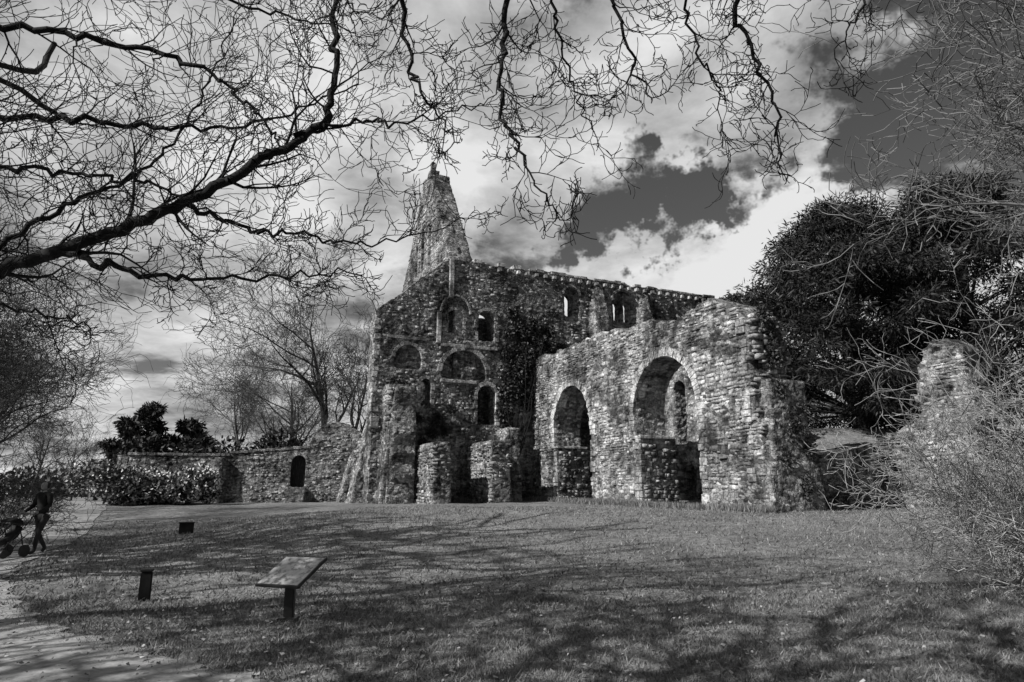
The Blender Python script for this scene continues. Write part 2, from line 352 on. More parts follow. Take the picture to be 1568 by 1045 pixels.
def evergreen(name,cx,cy,R_,H_,n,nb,l,w,seed,z0=.06):
    random.seed(seed); z=G(cx,cy); e=empty(name); bl=[]; S=[((cx,cy,z-.3),(cx,cy,z+H_*.9),R_*.07,R_*.02)]
    for i in range(nb):
        f=z0+(1-z0)*random.random(); prof=math.sin(min(1,(1-f)*1.35+.12)*math.pi/2)
        q=R_*prof*random.uniform(.35,1.0); a=random.uniform(0,6.28); s=R_*random.uniform(.1,.22)
        x,y,zz=cx+q*math.cos(a),cy+q*math.sin(a),z+H_*f*.97
        bl.append((x,y,zz,s*1.25,s*1.25,s*.6)); S.append(((cx,cy,max(z+1,zz-q*.5)),(x,y,zz),.09,.03))
    leafobj('foliage',bl,n,l,w,M_yew,e,shell=.15,droop=.35)
    obj('trunk_and_limbs',tubes('trunk',S),e,M_bark); return e
evergreen('yew_tree',22.0,43,8.2,15.3,90000,220,.45,.042,21,.03)
evergreen('yew_tree',29.0,42,7.5,17,45000,140,.5,.05,22,.03)
evergreen('yew_tree',-33,62,3.2,8.6,11000,50,.5,.09,23)
evergreen('yew_tree',-30,64,3.2,7.6,9000,50,.5,.09,24)

# ------------------------------------------------------------ masonry engine
TX1=bpy.data.textures.new('rubble_clouds','CLOUDS'); TX1.noise_scale=.22; TX1.noise_depth=2
TX2=bpy.data.textures.new('rubble_big','CLOUDS'); TX2.noise_scale=1.6; TX2.noise_depth=2
def rough(pts,step,amp):
    out=[]
    for i,p in enumerate(pts):
        q=pts[(i+1)%len(pts)]; L=math.hypot(q[0]-p[0],q[1]-p[1]); k=max(1,int(L/step))
        for j in range(k):
            t=j/k; x=p[0]+(q[0]-p[0])*t; y=p[1]+(q[1]-p[1])*t
            if y>-.9: x+=random.uniform(-amp,amp); y+=random.uniform(-amp,amp)
            out.append((x,y))
    return out
def arch(cx,z0,zs,w,rise=None,k=12):
    rise=rise if rise is not None else w/2
    p=[(cx-w/2,z0),(cx+w/2,z0)]
    for i in range(k+1):
        a=math.pi*i/k; p.append((cx+w/2*math.cos(a),zs+rise*math.sin(a)))
    return p
def frame(org,dr):
    d=Vector((dr[0],dr[1],0)).normalized(); u=Vector((0,0,1)); n_=d.cross(u)
    return Matrix((( d.x,u.x,n_.x,org[0]),(d.y,u.y,n_.y,org[1]),(d.z,u.z,n_.z,0),(0,0,0,1)))
def extr(outer,holes,z0,z1):
    cu=bpy.data.curves.new('c','CURVE'); cu.dimensions='2D'; cu.fill_mode='BOTH'; cu.extrude=(z1-z0)/2
    for pts in [outer]+holes:
        sp=cu.splines.new('POLY'); sp.points.add(len(pts)-1); sp.use_cyclic_u=True
        for i,p in enumerate(pts): sp.points[i].co=(p[0],p[1],0,1)
    o=bpy.data.objects.new('c',cu); COL.objects.link(o); bpy.context.view_layer.update()
    me=bpy.data.meshes.new_from_object(o.evaluated_get(bpy.context.evaluated_depsgraph_get()))
    bpy.data.objects.remove(o); me.transform(Matrix.Translation((0,0,(z0+z1)/2))); return me
def hexa(bm,x0,x1,y0,y1,d0,d1,db=None,dx=0,j=0):
    db=d1 if db is None else db; r=lambda:random.uniform(-j,j)
    c=[(x0-dx,y0,d0),(x1+dx,y0,d0),(x1+dx,y0,db),(x0-dx,y0,db),(x0,y1,d0),(x1,y1,d0),(x1,y1,d1),(x0,y1,d1)]
    v=[bm.verts.new((a+r(),b+r(),c_+r())) for a,b,c_ in c]
    for f in ((3,2,1,0),(4,5,6,7),(0,1,5,4),(1,2,6,5),(2,3,7,6),(3,0,4,7)): bm.faces.new([v[i] for i in f])
def masonry(name,parent,org,dr,layers,boxes=(),voxel=.09,disp=.08,big=.07,mat=None):
    bm=bmesh.new()
    for outer,holes,z0,z1 in layers:
        bm.from_mesh(extr(outer,holes,z0,z1))
    bmesh.ops.remove_doubles(bm,verts=bm.verts,dist=.0005)
    for b in boxes: hexa(bm,*b)
    bmesh.ops.recalc_face_normals(bm,faces=bm.faces)
    me=bpy.data.meshes.new(name); bm.to_mesh(me); bm.free()
    o=obj(name,me,parent,mat or M_st,frame(org,dr))
    r=o.modifiers.new('remesh','REMESH'); r.mode='VOXEL'; r.voxel_size=voxel
    for tx,st in ((TX1,disp),(TX2,big)):
        d=o.modifiers.new('rubble','DISPLACE'); d.texture=tx; d.strength=st; d.mid_level=.5; d.texture_coords='LOCAL'
    return o
def blocks(name,parent,org,dr,bx,mat=None):
    bm=bmesh.new()
    for b in bx: hexa(bm,*b[:7],dx=0,j=b[7] if len(b)>7 else .015)
    bmesh.ops.bevel(bm,geom=bm.edges[:],offset=.015,segments=1,affect='EDGES')
    me=bpy.data.meshes.new(name); bm.to_mesh(me); bm.free(); return obj(name,me,parent,mat or M_ash,frame(org,dr))
def poly_top(outline,x):
    t=-9
    for i,p in enumerate(outline):
        q=outline[(i+1)%len(outline)]
        if (p[0]-x)*(q[0]-x)<=0 and abs(p[0]-q[0])>1e-6:
            t=max(t,p[1]+(q[1]-p[1])*(x-p[0])/(q[0]-p[0]))
    return t
# coursed rubble facing: individual stones standing a few cm proud of the wall face
def facing(name,parent,org,dr,x0,x1,z0,outline,holes,keep=.6,depth=.0,sz=(.14,.42),hh=(.08,.2),mat=None,proud=.065):
    C=[]; tops=[poly_top(outline,x0+(x1-x0)*i/200) for i in range(201)]
    zmax=max(tops); z=z0
    while z<zmax:
        h=random.uniform(*hh); x=x0+random.uniform(0,.2)
        while x<x1:
            w=random.uniform(*sz)*(.6 if random.random()<.3 else 1); xm=x+w/2; zm=z+h/2
            i=min(200,max(0,int((xm-x0)/(x1-x0)*200)))
            pat=math.sin(xm*1.3+zm*.9)+math.sin(zm*2.1-xm*.7)+.7*math.sin(xm*3.1+1.7*zm)
            ok=zm<tops[i]-.05 and xm<x1 and random.random()<keep*(1.3 if pat>0 else .6)
            if ok:
                for cx,a0,zs,ww,rise in holes:
                    u=abs(xm-cx)
                    if u<ww/2+.18 and zm>a0-.12:
                        t=zs+rise*math.sqrt(max(0,1-(u/(ww/2+.01))**2)) if u<ww/2 else zs
                        if zm<t+.16: ok=False;break
            zo=.04*math.sin(xm*.9+z)
            if ok: C.append((x,x+w-.03,z+zo,z+zo+h*random.uniform(.75,1)-.02,depth+random.uniform(-.01,proud)))
            x+=w
        z+=h
    C=np.array(C); n=len(C); r=lambda:RNG.uniform(-.028,.028,n)
    V=[]
    for ix,iz,front in ((0,2,0),(1,2,0),(1,3,0),(0,3,0),(0,2,1),(1,2,1),(1,3,1),(0,3,1)):
        V.append(np.stack([C[:,ix]+r(),C[:,iz]+r(),(C[:,4]+r()*.8) if front else np.full(n,depth-.22)],-1))
    V=np.stack(V,1).reshape(-1,3); b0=(np.arange(n)*8)[:,None,None]
    fc=np.array([[4,5,6,7],[0,1,5,4],[1,2,6,5],[2,3,7,6],[3,0,4,7]])[None]
    return obj(name,npmesh(name,V,(b0+fc).reshape(-1,4)),parent,mat or M_fs,frame(org,dr))
def ring(name,parent,org,dr,arcs,mat=None):
    bm=bmesh.new()
    for cx,zs,rx,ry,w,d0,d1,k in arcs:
        for i in range(k):
            a0=math.pi*(i+.06)/k; a1=math.pi*(i+.94)/k; ww=w*random.uniform(.75,1.15); dd=d1+random.uniform(-.03,.03)
            P=[]
            for a,rr in ((a0,0),(a1,0),(a1,ww),(a0,ww)):
                P.append((cx+(rx+rr)*math.cos(a),zs+(ry+rr)*math.sin(a)))
            v=[bm.verts.new((x,y,d0)) for x,y in P]+[bm.verts.new((x,y,dd)) for x,y in P]
            for f in ((3,2,1,0),(4,5,6,7),(0,1,5,4),(1,2,6,5),(2,3,7,6),(3,0,4,7)): bm.faces.new([v[q] for q in f])
    bmesh.ops.recalc_face_normals(bm,faces=bm.faces)
    me=bpy.data.meshes.new(name); bm.to_mesh(me); bm.free(); return obj(name,me,parent,mat or M_ash,frame(org,dr))
def quoins(x,z0,z1,side,d0,d1,p=.8,w=(.25,.5)):
    out=[]; z=z0
    while z<z1:
        h=random.uniform(.2,.32)
        if random.random()<p:
            ww=random.uniform(*w)
            xa,xb=(x-ww,x+.02) if side<0 else (x-.02,x+ww)
            out.append((xa,xb,z,z+h-.02,d0*random.uniform(.6,1.2),d1+random.uniform(-.03,.02),None,.02))
        z+=h
    return out

random.seed(5)
AB=empty('abbey_dormitory_ruin')
U=(.907,.42); Vd=(.42,-.907)
orgL=(-3.6,38)
top=[(26,15.1)]
s_=25.6
while s_>0: 
    top.append((s_,15.1+random.uniform(-.1,.1))); s_-=.5
outerL=[(-4.3,-1),(26,-1)]+top+[(0,15.2),(-1.4,13.9),(-2.8,12.6),(-4.3,11.4)]
W1=arch(.36,10.6,11.6,.95,.35); W2=arch(2.3,10.3,11.6,1.05)
W3=arch(-1.3,6.2,7.5,.62); W4=arch(2.35,5.4,7.1,1.15)
L1=arch(8.1,12.5,13.7,.6); L2=arch(11.7,12.5,13.7,.55); L3=arch(12.5,12.5,13.7,.55)
L5=arch(16,12.5,13.7,.6); W5=arch(3.6,3.0,4.0,.6)
thr=[W1,W2,W3,W4,L1,L2,L3,L5,W5]
blind=[arch(-2.35,8.3,8.9,1.5),arch(.95,7.95,8.3,2.7,1.3)]
frontholes=[W1,W2,W3,W4,arch(8.1,12.1,13.8,1.1),arch(12.1,12.1,13.8,1.9),L5,W5]+blind
bx=[(-3.6,-2.45,-1,7.3,-.2,.9,1.3),(-2.45,-1.9,-1,4.6,-.2,.5,.9),
    (-1.9,-1.0,-1,4.1,-.2,3.4,3.7),(1.2,2.3,-1,4.3,-.2,3.4,3.7),(-.4,.3,-1,3.2,-.2,.8,1.0),(3.1,3.9,-1,5.2,-.2,1.2,1.6),
    (9.5,10.5,5,13.2,-.2,.5,1.3),(9.6,10.4,13.2,14.6,-.2,.15,.5),(13.1,14.0,5,13.0,-.2,.5,1.3),(13.2,13.9,13,14.5,-.2,.15,.5),
    (17.5,18.4,5,13.0,-.2,.5,1.3),(6.2,7.0,-1,9,-.2,.6,1.0)]
bx=[tuple(b)+(.06,) for b in bx]
masonry('long_wall',AB,orgL,U,[(rough(outerL,.5,.06),thr,-1.15,-.3),(rough(outerL,.5,.06),frontholes,-.35,0)],bx,.09,.07,.08,M_st2)
facing('long_wall_facing',AB,orgL,U,-4.25,25.5,.8,outerL,[(.36,10.6,11.6,.95,.35),(2.3,10.3,11.6,1.05,.52),(-1.3,6.2,7.5,.62,.3),(2.35,5.4,7.1,1.15,.6),(8.1,12.1,13.8,1.1,.55),(12.1,12.1,13.8,1.9,.95),(16,12.5,13.7,.6,.3),(3.6,3,4,.6,.3),(-2.35,8.3,8.9,1.5,.75),(.95,7.95,8.3,2.7,1.3)],.38,mat=M_fs2,proud=.045)
for i,(x0,x1,zt,dp) in enumerate(((-3.6,-2.45,7.2,.9),(-1.9,-1.0,4.0,3.42),(1.2,2.3,4.2,3.42))):
    facing('pier_facing_%d'%i,AB,orgL,U,x0,x1,.8,[(x0,-1),(x1,-1),(x1,zt),(x0,zt)],[],.55,depth=dp+.06,mat=M_fs2)
def lat(name,s,d0,d1,zt):
    fm=frame(orgL,U); p=fm@Vector((s,0,d0))
    facing(name,AB,(p.x,p.y),Vd,0,d1-d0,.8,[(0,-1),(d1-d0,-1),(d1-d0,zt),(0,zt)],[],.6,depth=.02)
lat('pier_flank_0',-1.93,0.1,3.5,4.0); lat('pier_flank_1',1.17,.1,3.5,4.2); lat('pier_flank_2',-3.63,.1,1.0,7.1)
bl_=[]
x=3.0
while x<25: bl_.append((x,x+.2,14.64,14.84,-.1,.24,None)); x+=.62
x=-.1
while x<25:
    if random.random()<.6: bl_.append((x,x+.5,14.98,15.14+random.uniform(-.05,.08),-.9,.1,None))
    x+=.52
bl_+= [(-.05,.22,12.6,15.0,-.1,.14,None),(-.75,-.5,9.9,11.7,-.1,.13,None)]
bl_+= [(-.5,3.0,9.75,9.93,-.1,.12,None),(-.45,1.7,7.7,7.87,-.1,.12,None),(-3.6,-1.2,9.95,10.1,-.1,.1,None)]
for c,z0,z1,w in ((.36,10.6,11.6,.95),(2.3,10.3,11.6,1.05),(2.35,5.4,7.1,1.15),(-1.3,6.2,7.5,.62)):
    bl_+=quoins(c-w/2,z0,z1,-1,-.3,.05,.95,(.15,.32))+quoins(c+w/2,z0,z1,1,-.3,.05,.95,(.15,.32))
bl_+=quoins(-4.28,5,11,1,-.5,.05,.6,(.2,.45))
blocks('dressed_stones',AB,orgL,U,bl_)
ring('arch_mouldings',AB,orgL,U,[(.36,11.6,.475,.35,.2,-.2,.08,7),(2.3,11.6,.525,.525,.2,-.2,.08,8),(2.35,7.1,.575,.575,.2,-.2,.08,8),(-1.3,7.5,.31,.31,.18,-.2,.08,6),
    (-2.35,8.9,.75,.75,.2,-.3,.07,10),(.95,8.3,1.35,1.3,.26,-.3,.1,18),(.36,11.75,.85,1.0,.1,-.1,.16,12),(8.1,13.8,.55,.55,.14,-.2,.07,8),(12.1,13.8,.95,.8,.14,-.2,.07,10)])
masonry('added_window_backing',AB,(-4.62,40.2),U,[([(-2.9,-1),(6.5,-1),(6.5,12.4),(-2.9,12.4)],[],-.6,0)],(),.2,.1,.1,M_st2)  # added wall close behind the long wall, so its window openings read dark
outG=[(0,-1),(12.6,-1),(12.6,15.0),(11.6,15.6),(10.5,17.5),(8.8,20.2),(7.8,21.9),(7.4,22.5),(7.1,23.0),(5.6,23.0),(5.3,22.4),(5.0,21.9),(3.3,19.1),(1.7,17.0),(.3,15.1)]
hl=[arch(4.5,16.2,18.2,.5,.5),arch(5.9,16.2,19.4,.55,.5),arch(7.4,16.2,18.8,.5,.5)]
masonry('gable_end_wall',AB,(-8.6,49.6),Vd,[(rough(outG,.5,.1),[],-1.4,-.55),(rough(outG,.5,.1),hl,-.6,0)],[(6.0,6.7,22.8,23.5,-.8,-.2,-.2,.03),(6.2,6.5,23.4,24.3,-.6,-.3,-.3,.0)],.1,.08,.08,M_st2)
facing('gable_facing',AB,(-8.6,49.6),Vd,.1,12.5,11,outG,[(4.5,16.2,18.2,.5,.5),(5.9,16.2,19.4,.55,.5),(7.4,16.2,18.8,.5,.5)],.4,mat=M_fs2,proud=.045)
outS=[(0,-1),(11,-1),(11,7.2),(8,7.0),(5,5.7),(2.5,4.6),(0,3.9)]
masonry('side_wall',AB,(-10.76,45.5),Vd,[(rough(outS,.5,.1),[arch(8.1,.9,2.6,.9),arch(7.3,4.8,5.6,.5),arch(3.2,.9,2.3,.7)],-1.2,0)],
   [(0.2,1.3,-1,3.6,-.2,.1,1.3,.05),(4.7,5.9,-1,5.2,-.2,.1,1.5,.05),(9.6,10.9,-1,6.6,-.2,.05,.8,.05)],.1,.08,.1,M_st)
facing('side_wall_facing',AB,(-10.76,45.5),Vd,.1,9.5,.8,outS,[(8.1,.9,2.6,.9,.45),(7.3,4.8,5.6,.5,.25),(3.2,.9,2.3,.7,.35)],.45)
orgF=(1.2,40.2)
outF=[(-.6,-1),(18.0,-1),(17.9,3.5),(17.65,5),(17.55,7.6),(17.3,8.3),(16.4,8.8),(15.6,9.15),(14.4,8.9),(14.0,8.6),(12,9.1),(10,9.2),(8,9.45),(6,9.4),(4,9.35),(2.2,9.3),(1.2,9.5),(.2,9.1),(-.3,8.3),(-.6,6)]
A1=arch(4.6,.75,4.9,3.8,2.3,18); A2=arch(12.45,.6,5.0,4.3,2.35,20)
masonry('arcade_wall',AB,orgF,Vd,[(rough(outF,.3,.1),[rough(A1,.5,.03),rough(A2,.5,.03)],-1.7,0)],
   [(10.2,10.75,-1,4.05,-1.9,.03,.05,.05),(2.6,3.1,-1,4.05,-1.9,.03,.05,.05),(17,18.1,-1,5.6,-2.1,-.3,-.1,.1),(17.0,18.2,-1,2.6,-2.4,.0,.1,.1),(7.6,9.4,-1,1.5,-.2,.05,.2,.05),(15.2,17.6,-1,1.6,-.2,.05,.25,.05)],
   .075,.09,.1,M_st)
facing('arcade_facing',AB,orgF,Vd,-.5,17.9,.7,outF,[(4.6,.75,4.9,3.85,2.35),(12.45,.6,5.0,4.35,2.4)],.55)
pE=frame(orgF,Vd)@Vector((17.62,0,0))
outE=[(0,-1),(2.2,-1),(2.1,5.0),(1.75,5.6),(1.7,7.4),(1.2,8.3),(0,8.1)]
facing('arcade_end_facing',AB,(pE.x,pE.y),U,.02,2.15,.7,outE,[],.7,depth=.12,sz=(.18,.5),hh=(.1,.22),mat=M_fs2)  # end face shade put into the stone colour
pJ=frame(orgF,Vd)@Vector((10.78,0,0)); facing('jamb_facing_0',AB,(pJ.x,pJ.y),U,0,1.8,.8,[(0,-1),(1.8,-1),(1.8,3.95),(0,3.95)],[],.6,depth=.06,mat=M_fs2)
pJ=frame(orgF,Vd)@Vector((3.13,0,0)); facing('jamb_facing_1',AB,(pJ.x,pJ.y),U,0,1.8,.8,[(0,-1),(1.8,-1),(1.8,3.95),(0,3.95)],[],.6,depth=.06,mat=M_fs2)
bl_=quoins(6.5,1,4.9,1,-.5,.06,.7)+quoins(14.6,1,5,1,-.5,.06,.8)+quoins(2.7,4.1,4.9,-1,-.5,.06,.9)+quoins(10.3,4.1,5,-1,-.5,.06,.9)
bl_+=quoins(10.76,.9,4.0,-1,-.5,.1,.8,(.3,.55))+quoins(3.1,.9,4.0,-1,-.5,.1,.8,(.3,.55))+quoins(17.5,2,7.8,-1,-.4,.09,.55,(.2,.45))
bl_+=[(10.1,10.86,3.98,4.11,-1.8,.1,None),(2.5,3.2,3.98,4.11,-1.8,.1,None)]
blocks('quoin_stones',AB,orgF,Vd,bl_)
ring('arch_voussoirs',AB,orgF,Vd,[(4.6,4.9,1.9,2.3,.34,-.5,.07,32),(12.45,5.0,2.15,2.35,.34,-.5,.07,38)],M_ash)
masonry('rear_arcade_wall',AB,(8.5,43.6),Vd,[(rough([(0,-1),(9,-1),(9,8.2),(7,9.5),(4,10),(0,10)],.4,.1),[arch(3.5,4.4,7.6,1.1),arch(3.9,.9,2.7,1.3),arch(6.9,4.4,7.4,1.2),arch(7.3,.9,2.7,1.3)],-1.2,0)],(),.11,.1,.12,M_st)
outR=[(1.7,-1),(7.4,-1),(7.4,3.7),(5,3.3),(3.4,3.1),(2.2,3.3),(1.7,3.5)]
masonry('return_wall',AB,(8.17,25.14),U,[(rough(outR,.35,.1),[arch(2.9,.6,2.3,1.1,.3)],-.9,0)],(),.1,.1,.1,M_st)
facing('return_wall_facing',AB,(8.17,25.14),U,1.7,7.3,.6,outR,[(2.9,.6,2.3,1.1,.3)],.6)
RW=empty('ruined_wall')
outRW=[(-.5,-1),(6.6,-1),(6.5,3),(6.3,5.5),(6.0,7.0),(5.6,7.5),(4.7,7.3),(4.3,5.8),(4.0,4.3),(2.5,3.9),(1.0,3.3),(-.5,2.8)]
masonry('masonry',RW,(14.5,31),Vd,[(rough(outRW,.35,.16),[],-1.3,0)],[(1.5,5.5,-1,1.8,-.2,.1,.5,.1)],.1,.14,.2,M_st)
facing('facing',RW,(14.5,31),Vd,-.4,6.5,.6,outRW,[],.6)
e=empty('ivy')
fL=frame(orgL,U)
bl=[]
for s0,z0,r0 in ((3.4,6.2,.6),(3.7,7.4,.8),(4.0,8.6,.9),(4.4,9.6,1.0),(5.2,10.4,.9),(6.0,10.2,.8),(4.4,11.2,.7),(4.0,12.2,.4),(5.0,8.2,.9),(4.9,7.0,.7),(6.6,9.6,.6),(3.6,5.2,.4),(7.3,10.1,.5),(3.3,4.2,.3),(3.4,9.8,.5),(5.4,11.6,.5),(6.3,11.2,.5),(3.6,11.0,.4)):
    p=fL@Vector((s0,z0,.1)); bl.append((p.x,p.y,p.z,r0,r0*.6,r0))
leafobj('ivy_leaves',bl,15000,.2,.07,M_ivy,e,shell=.1,droop=.4)
bl=[]
for s0,z0,r0 in ((-.6,5.6,.45),(-.9,4.9,.4),(-.2,5.0,.35),(-2.6,7.4,.3),(2.0,4.4,.3),(-1.4,4.3,.3),(-3.2,7.5,.3),(.2,6.2,.3),(-1.7,5.6,.3)):
    p=fL@Vector((s0,z0,.2)); bl.append((p.x,p.y,p.z,r0,r0*.6,r0))
fF=frame(orgF,Vd)
for s0,z0,r0,dd in ((17.85,6.5,.4,-.9),(17.95,5.2,.4,-.7),(18.0,3.9,.5,-1.2),(18.0,2.7,.45,-.7),(17.75,7.4,.4,-1),(18.1,1.8,.45,-1.5),(17.95,4.6,.35,-1.6),(17.8,8.0,.3,-.6),(18.05,3.2,.4,-1.9)):
    p=fF@Vector((s0,z0,dd)); bl.append((p.x,p.y,p.z,r0,r0*.6,r0*1.3))
leafobj('ivy_leaves_low',bl,9500,.13,.042,M_ivy,e,shell=.1,droop=.4)
S=[]
for i in range(14):
    p=fL@Vector((3.6+random.uniform(-.4,.4),1,.15)); d=(random.uniform(-.1,.3),random.uniform(-.05,.1),1)
    grow(S,tuple(p),nrm(d),9,.04,0,1,dict(n=[14,5],w=[.07,.2],t=[.1,.02],k=[.7,0],s=[.2,0],l=[(.1,.2),(.4,.6)],rmin=.012))
obj('ivy_stems',tubes('ivy_stems',S),e,M_bark)
bl=[]
for i in range(26):
    p=fF@Vector((random.uniform(.5,17),9.2,random.uniform(-1.4,-.2))); q=random.uniform(.12,.25); bl.append((p.x,p.y,p.z,q,q,q*.6))
leafobj('wall_top_plants',bl,2500,.14,.03,M_bush,e,shell=.1)
nb=9000; rr=RNG.uniform(-1,18.5,nb); of=np.abs(RNG.normal(0,.25,nb))+.12
wx=orgF[0]+.42*rr-.907*of; wy=orgF[1]-.907*rr-.42*of
rr2=RNG.uniform(-4,1,6000); of2=np.abs(RNG.normal(0,.4,6000))+.2
wx=np.concatenate([wx,orgL[0]+.907*rr2+.42*of2]); wy=np.concatenate([wy,orgL[1]+.42*rr2-.907*of2])
n=len(wx); zz=g(wx,wy); a=RNG.uniform(0,6.28,n); h=RNG.uniform(.08,.32,n); w=.02
V=np.stack([np.stack([wx-np.cos(a)*w,wy-np.sin(a)*w,zz-.02],-1),np.stack([wx+np.cos(a)*w,wy+np.sin(a)*w,zz-.02],-1),np.stack([wx+RNG.normal(0,.08,n),wy+RNG.normal(0,.08,n),zz+h],-1)],1).reshape(-1,3)
obj('wall_foot_grass',npmesh('wall_foot_grass',V,np.arange(3*n).reshape(-1,3)),mat=M_grassb)

GW=empty('garden_wall')
gd=Vector((14.5,3,0)).normalized(); og=(-25,45)
outW=[(0,-1),(15.5,-1),(15.5,4.7),(14.9,5.6),(14.0,6.3),(13.1,6.5),(12.2,6.2),(11.5,5.5),(11.2,4.75),(8,4.3),(6,4.2),(5.9,4.0),(0,4.05)]
hd=arch(10.7,2.0,3.7,.95,.45)
masonry('masonry',GW,og,gd,[(rough(outW,.5,.05),[hd],-.6,0)],[(5.4,5.9,-1,3.9,-.1,.5,.75,.03)],.1,.08,.1,M_st2)
facing('facing',GW,og,gd,.1,15.4,.6,outW,[(10.7,1.6,3.7,1.1,.5)],.35,mat=M_fs2,proud=.04)
x=0;bl_=[]
while x<11: bl_.append((x,x+.55,4.02+(x>6)*.15+max(0,x-6)*.09,4.2+(x>6)*.15+max(0,x-6)*.09,-.66,.08,None)); x+=.57
blocks('coping',GW,og,gd,bl_,M_st)
blocks('door_steps',GW,og,gd,[(10.15,11.25,-.5,1.25,0,1.4,None),(10.15,11.25,-.5,1.45,0,1.1,None),(10.15,11.25,-.5,1.65,0,.8,None),(10.15,11.25,-.5,1.85,0,.5,None),(10.15,11.25,-.5,2.0,-.3,.25,None)],M_st2)
blocks('door',GW,og,gd,[(10.2+i*.17,10.36+i*.17,2.0,4.1,-.4,-.33,None,0) for i in range(6)],M_dark)
ring('door_arch',GW,og,gd,[(10.7,3.7,.475,.45,.2,-.1,.07,9)])
masonry('wall_return',GW,(-25,45),(-.25,.97),[([(0,-1),(14,-1),(14,3.8),(0,4.05)],[],-.6,0)],(),.15,.1,.1,M_st2)

# ------------------------------------------------------------ interpretation board
SG=empty('information_board')
def box(name,parent,c,s,mat,rot=(0,0,0),bev=.008):
    bm=bmesh.new(); bmesh.ops.create_cube(bm,size=1)
    for v in bm.verts: v.co=Vector((v.co.x*s[0],v.co.y*s[1],v.co.z*s[2]))
    bmesh.ops.bevel(bm,geom=bm.edges[:],offset=bev,segments=2,affect='EDGES')
    me=bpy.data.meshes.new(name); bm.to_mesh(me); bm.free(); o=obj(name,me,parent,mat); o.location=c; o.rotation_euler=rot; return o
M_met=simple('painted_metal_dark',.015,.03,8,.1,.5,.4)
m,nt,b=newmat('board_print'); tc=N(nt,'ShaderNodeTexCoord')
n1=noise(nt,tc.outputs['Object'],9,4,.6); r1=ramp(nt,[(.42,.08),(.47,.3),(.6,.5)]); nt.links.new(n1.outputs[0],r1.inputs[0])
w1=N(nt,'ShaderNodeTexWave'); w1.bands_direction='Y'; w1.inputs['Scale'].default_value=16; w1.inputs['Distortion'].default_value=.5; nt.links.new(tc.outputs['Object'],w1.inputs[0])
r2=ramp(nt,[(.6,1),(.8,.6)]); nt.links.new(w1.outputs[0],r2.inputs[0])
c=mixc(nt,'MULTIPLY',.8,r1.outputs[0],r2.outputs[0]); nt.links.new(c,b.inputs['Base Color']); b.inputs['Roughness'].default_value=.3
M_pr=m
sx,sy=-2.86,9.3; sz=G(sx,sy)
box('post',SG,(sx,sy,sz+.25),(.12,.09,.55),M_met)
box('foot',SG,(sx,sy,sz+.02),(.24,.2,.05),M_met)
pr=(math.radians(27),0,math.radians(-20)); pc=Vector((sx+.02,sy-.05,sz+.6))
box('panel_frame',SG,pc,(.66,.66,.035),M_met,pr)
off=Euler(pr).to_matrix()@Vector((0,0,.021))
box('panel_print',SG,pc+off,(.61,.61,.006),M_pr,pr,.001)
box('bracket',SG,(sx,sy-.02,sz+.51),(.26,.2,.08),M_met,pr)
for x,y,hh,w in ((-5.55,10.9,.42,.1),(-9.9,21.5,.3,.25)):
    e=empty('wooden_bollard'); z=G(x,y)
    box('post',e,(x,y,z+hh/2),(w*1.6,w*1.6,hh),M_dark,(0,0,.4),.015); box('cap',e,(x,y,z+hh+.02),(w*1.8,w*1.8,.04),M_dark,(0,0,.4),.012)
FE=empty('wooden_fence')
for i in range(10):
    x=-47+i*2.0; y=62; box('post_%d'%i,FE,(x,y,G(x,y)+.5),(.12,.12,1.2),M_dark)
for h in (.45,.9): box('rail',FE,(-38,62,G(-38,62)+h),(18,.06,.1),M_dark)

# ------------------------------------------------------------ person with pushchair
M_coat=simple('dark_coat',.012,.035,6,.3); M_skin=simple('skin',.28,.36,4,0); M_trs=simple('trousers',.03,.06,6,.2); M_hair=simple('hair',.02,.05,30,.4)
def skin(name,parent,verts,edges,rad,mat,sub=2):
    me=bpy.data.meshes.new(name); me.from_pydata(verts,edges,[]); o=obj(name,me,parent,mat)
    o.modifiers.new('s','SKIN'); 
    for i,r in enumerate(rad): me.skin_vertices[0].data[i].radius=r if isinstance(r,tuple) else (r,r)
    me.skin_vertices[0].data[0].use_root=True
    sb=o.modifiers.new('ss','SUBSURF'); sb.levels=sub; sb.render_levels=sub
    o.modifiers['s'].use_smooth_shade=True; return o
px,py=-11.6,17.4; pz=G(px,py); PRZ=math.radians(-12)
PE=empty('person_walking',(px,py,pz)); PE.rotation_euler=(0,0,PRZ)
body=[(0,0,.95),(0,-.01,1.12),(0,-.02,1.32),(0,-.02,1.44),(.17,-.02,1.42),(-.17,-.02,1.42),(.24,-.06,1.16),(-.24,-.06,1.16),(.2,-.32,1.02),(-.2,-.32,1.02)]
skin('coat',PE,body,[(0,1),(1,2),(2,3),(3,4),(3,5),(4,6),(5,7),(6,8),(7,9)],[(.17,.13),(.155,.115),(.18,.12),(.1,.09),(.075,.075),(.075,.075),.052,.052,.038,.038],M_coat)
skin('coat_skirt',PE,[(0,0,1.0),(0,0,.86),(0,0,.74)],[(0,1),(1,2)],[(.17,.13),(.18,.14),(.18,.14)],M_coat,1)
skin('legs',PE,[(0,0,.9),(.09,0,.86),(-.09,0,.86),(.1,-.16,.5),(-.1,.06,.48),(.1,-.2,.1),(-.1,.3,.14),(.1,-.33,.05),(-.1,.22,.05)],
     [(0,1),(0,2),(1,3),(2,4),(3,5),(4,6),(5,7),(6,8)],[.1,.095,.095,.062,.062,.045,.045,.04,.04],M_trs)
skin('neck',PE,[(0,-.02,1.42),(0,-.03,1.54)],[(0,1)],[.055,.05],M_skin)
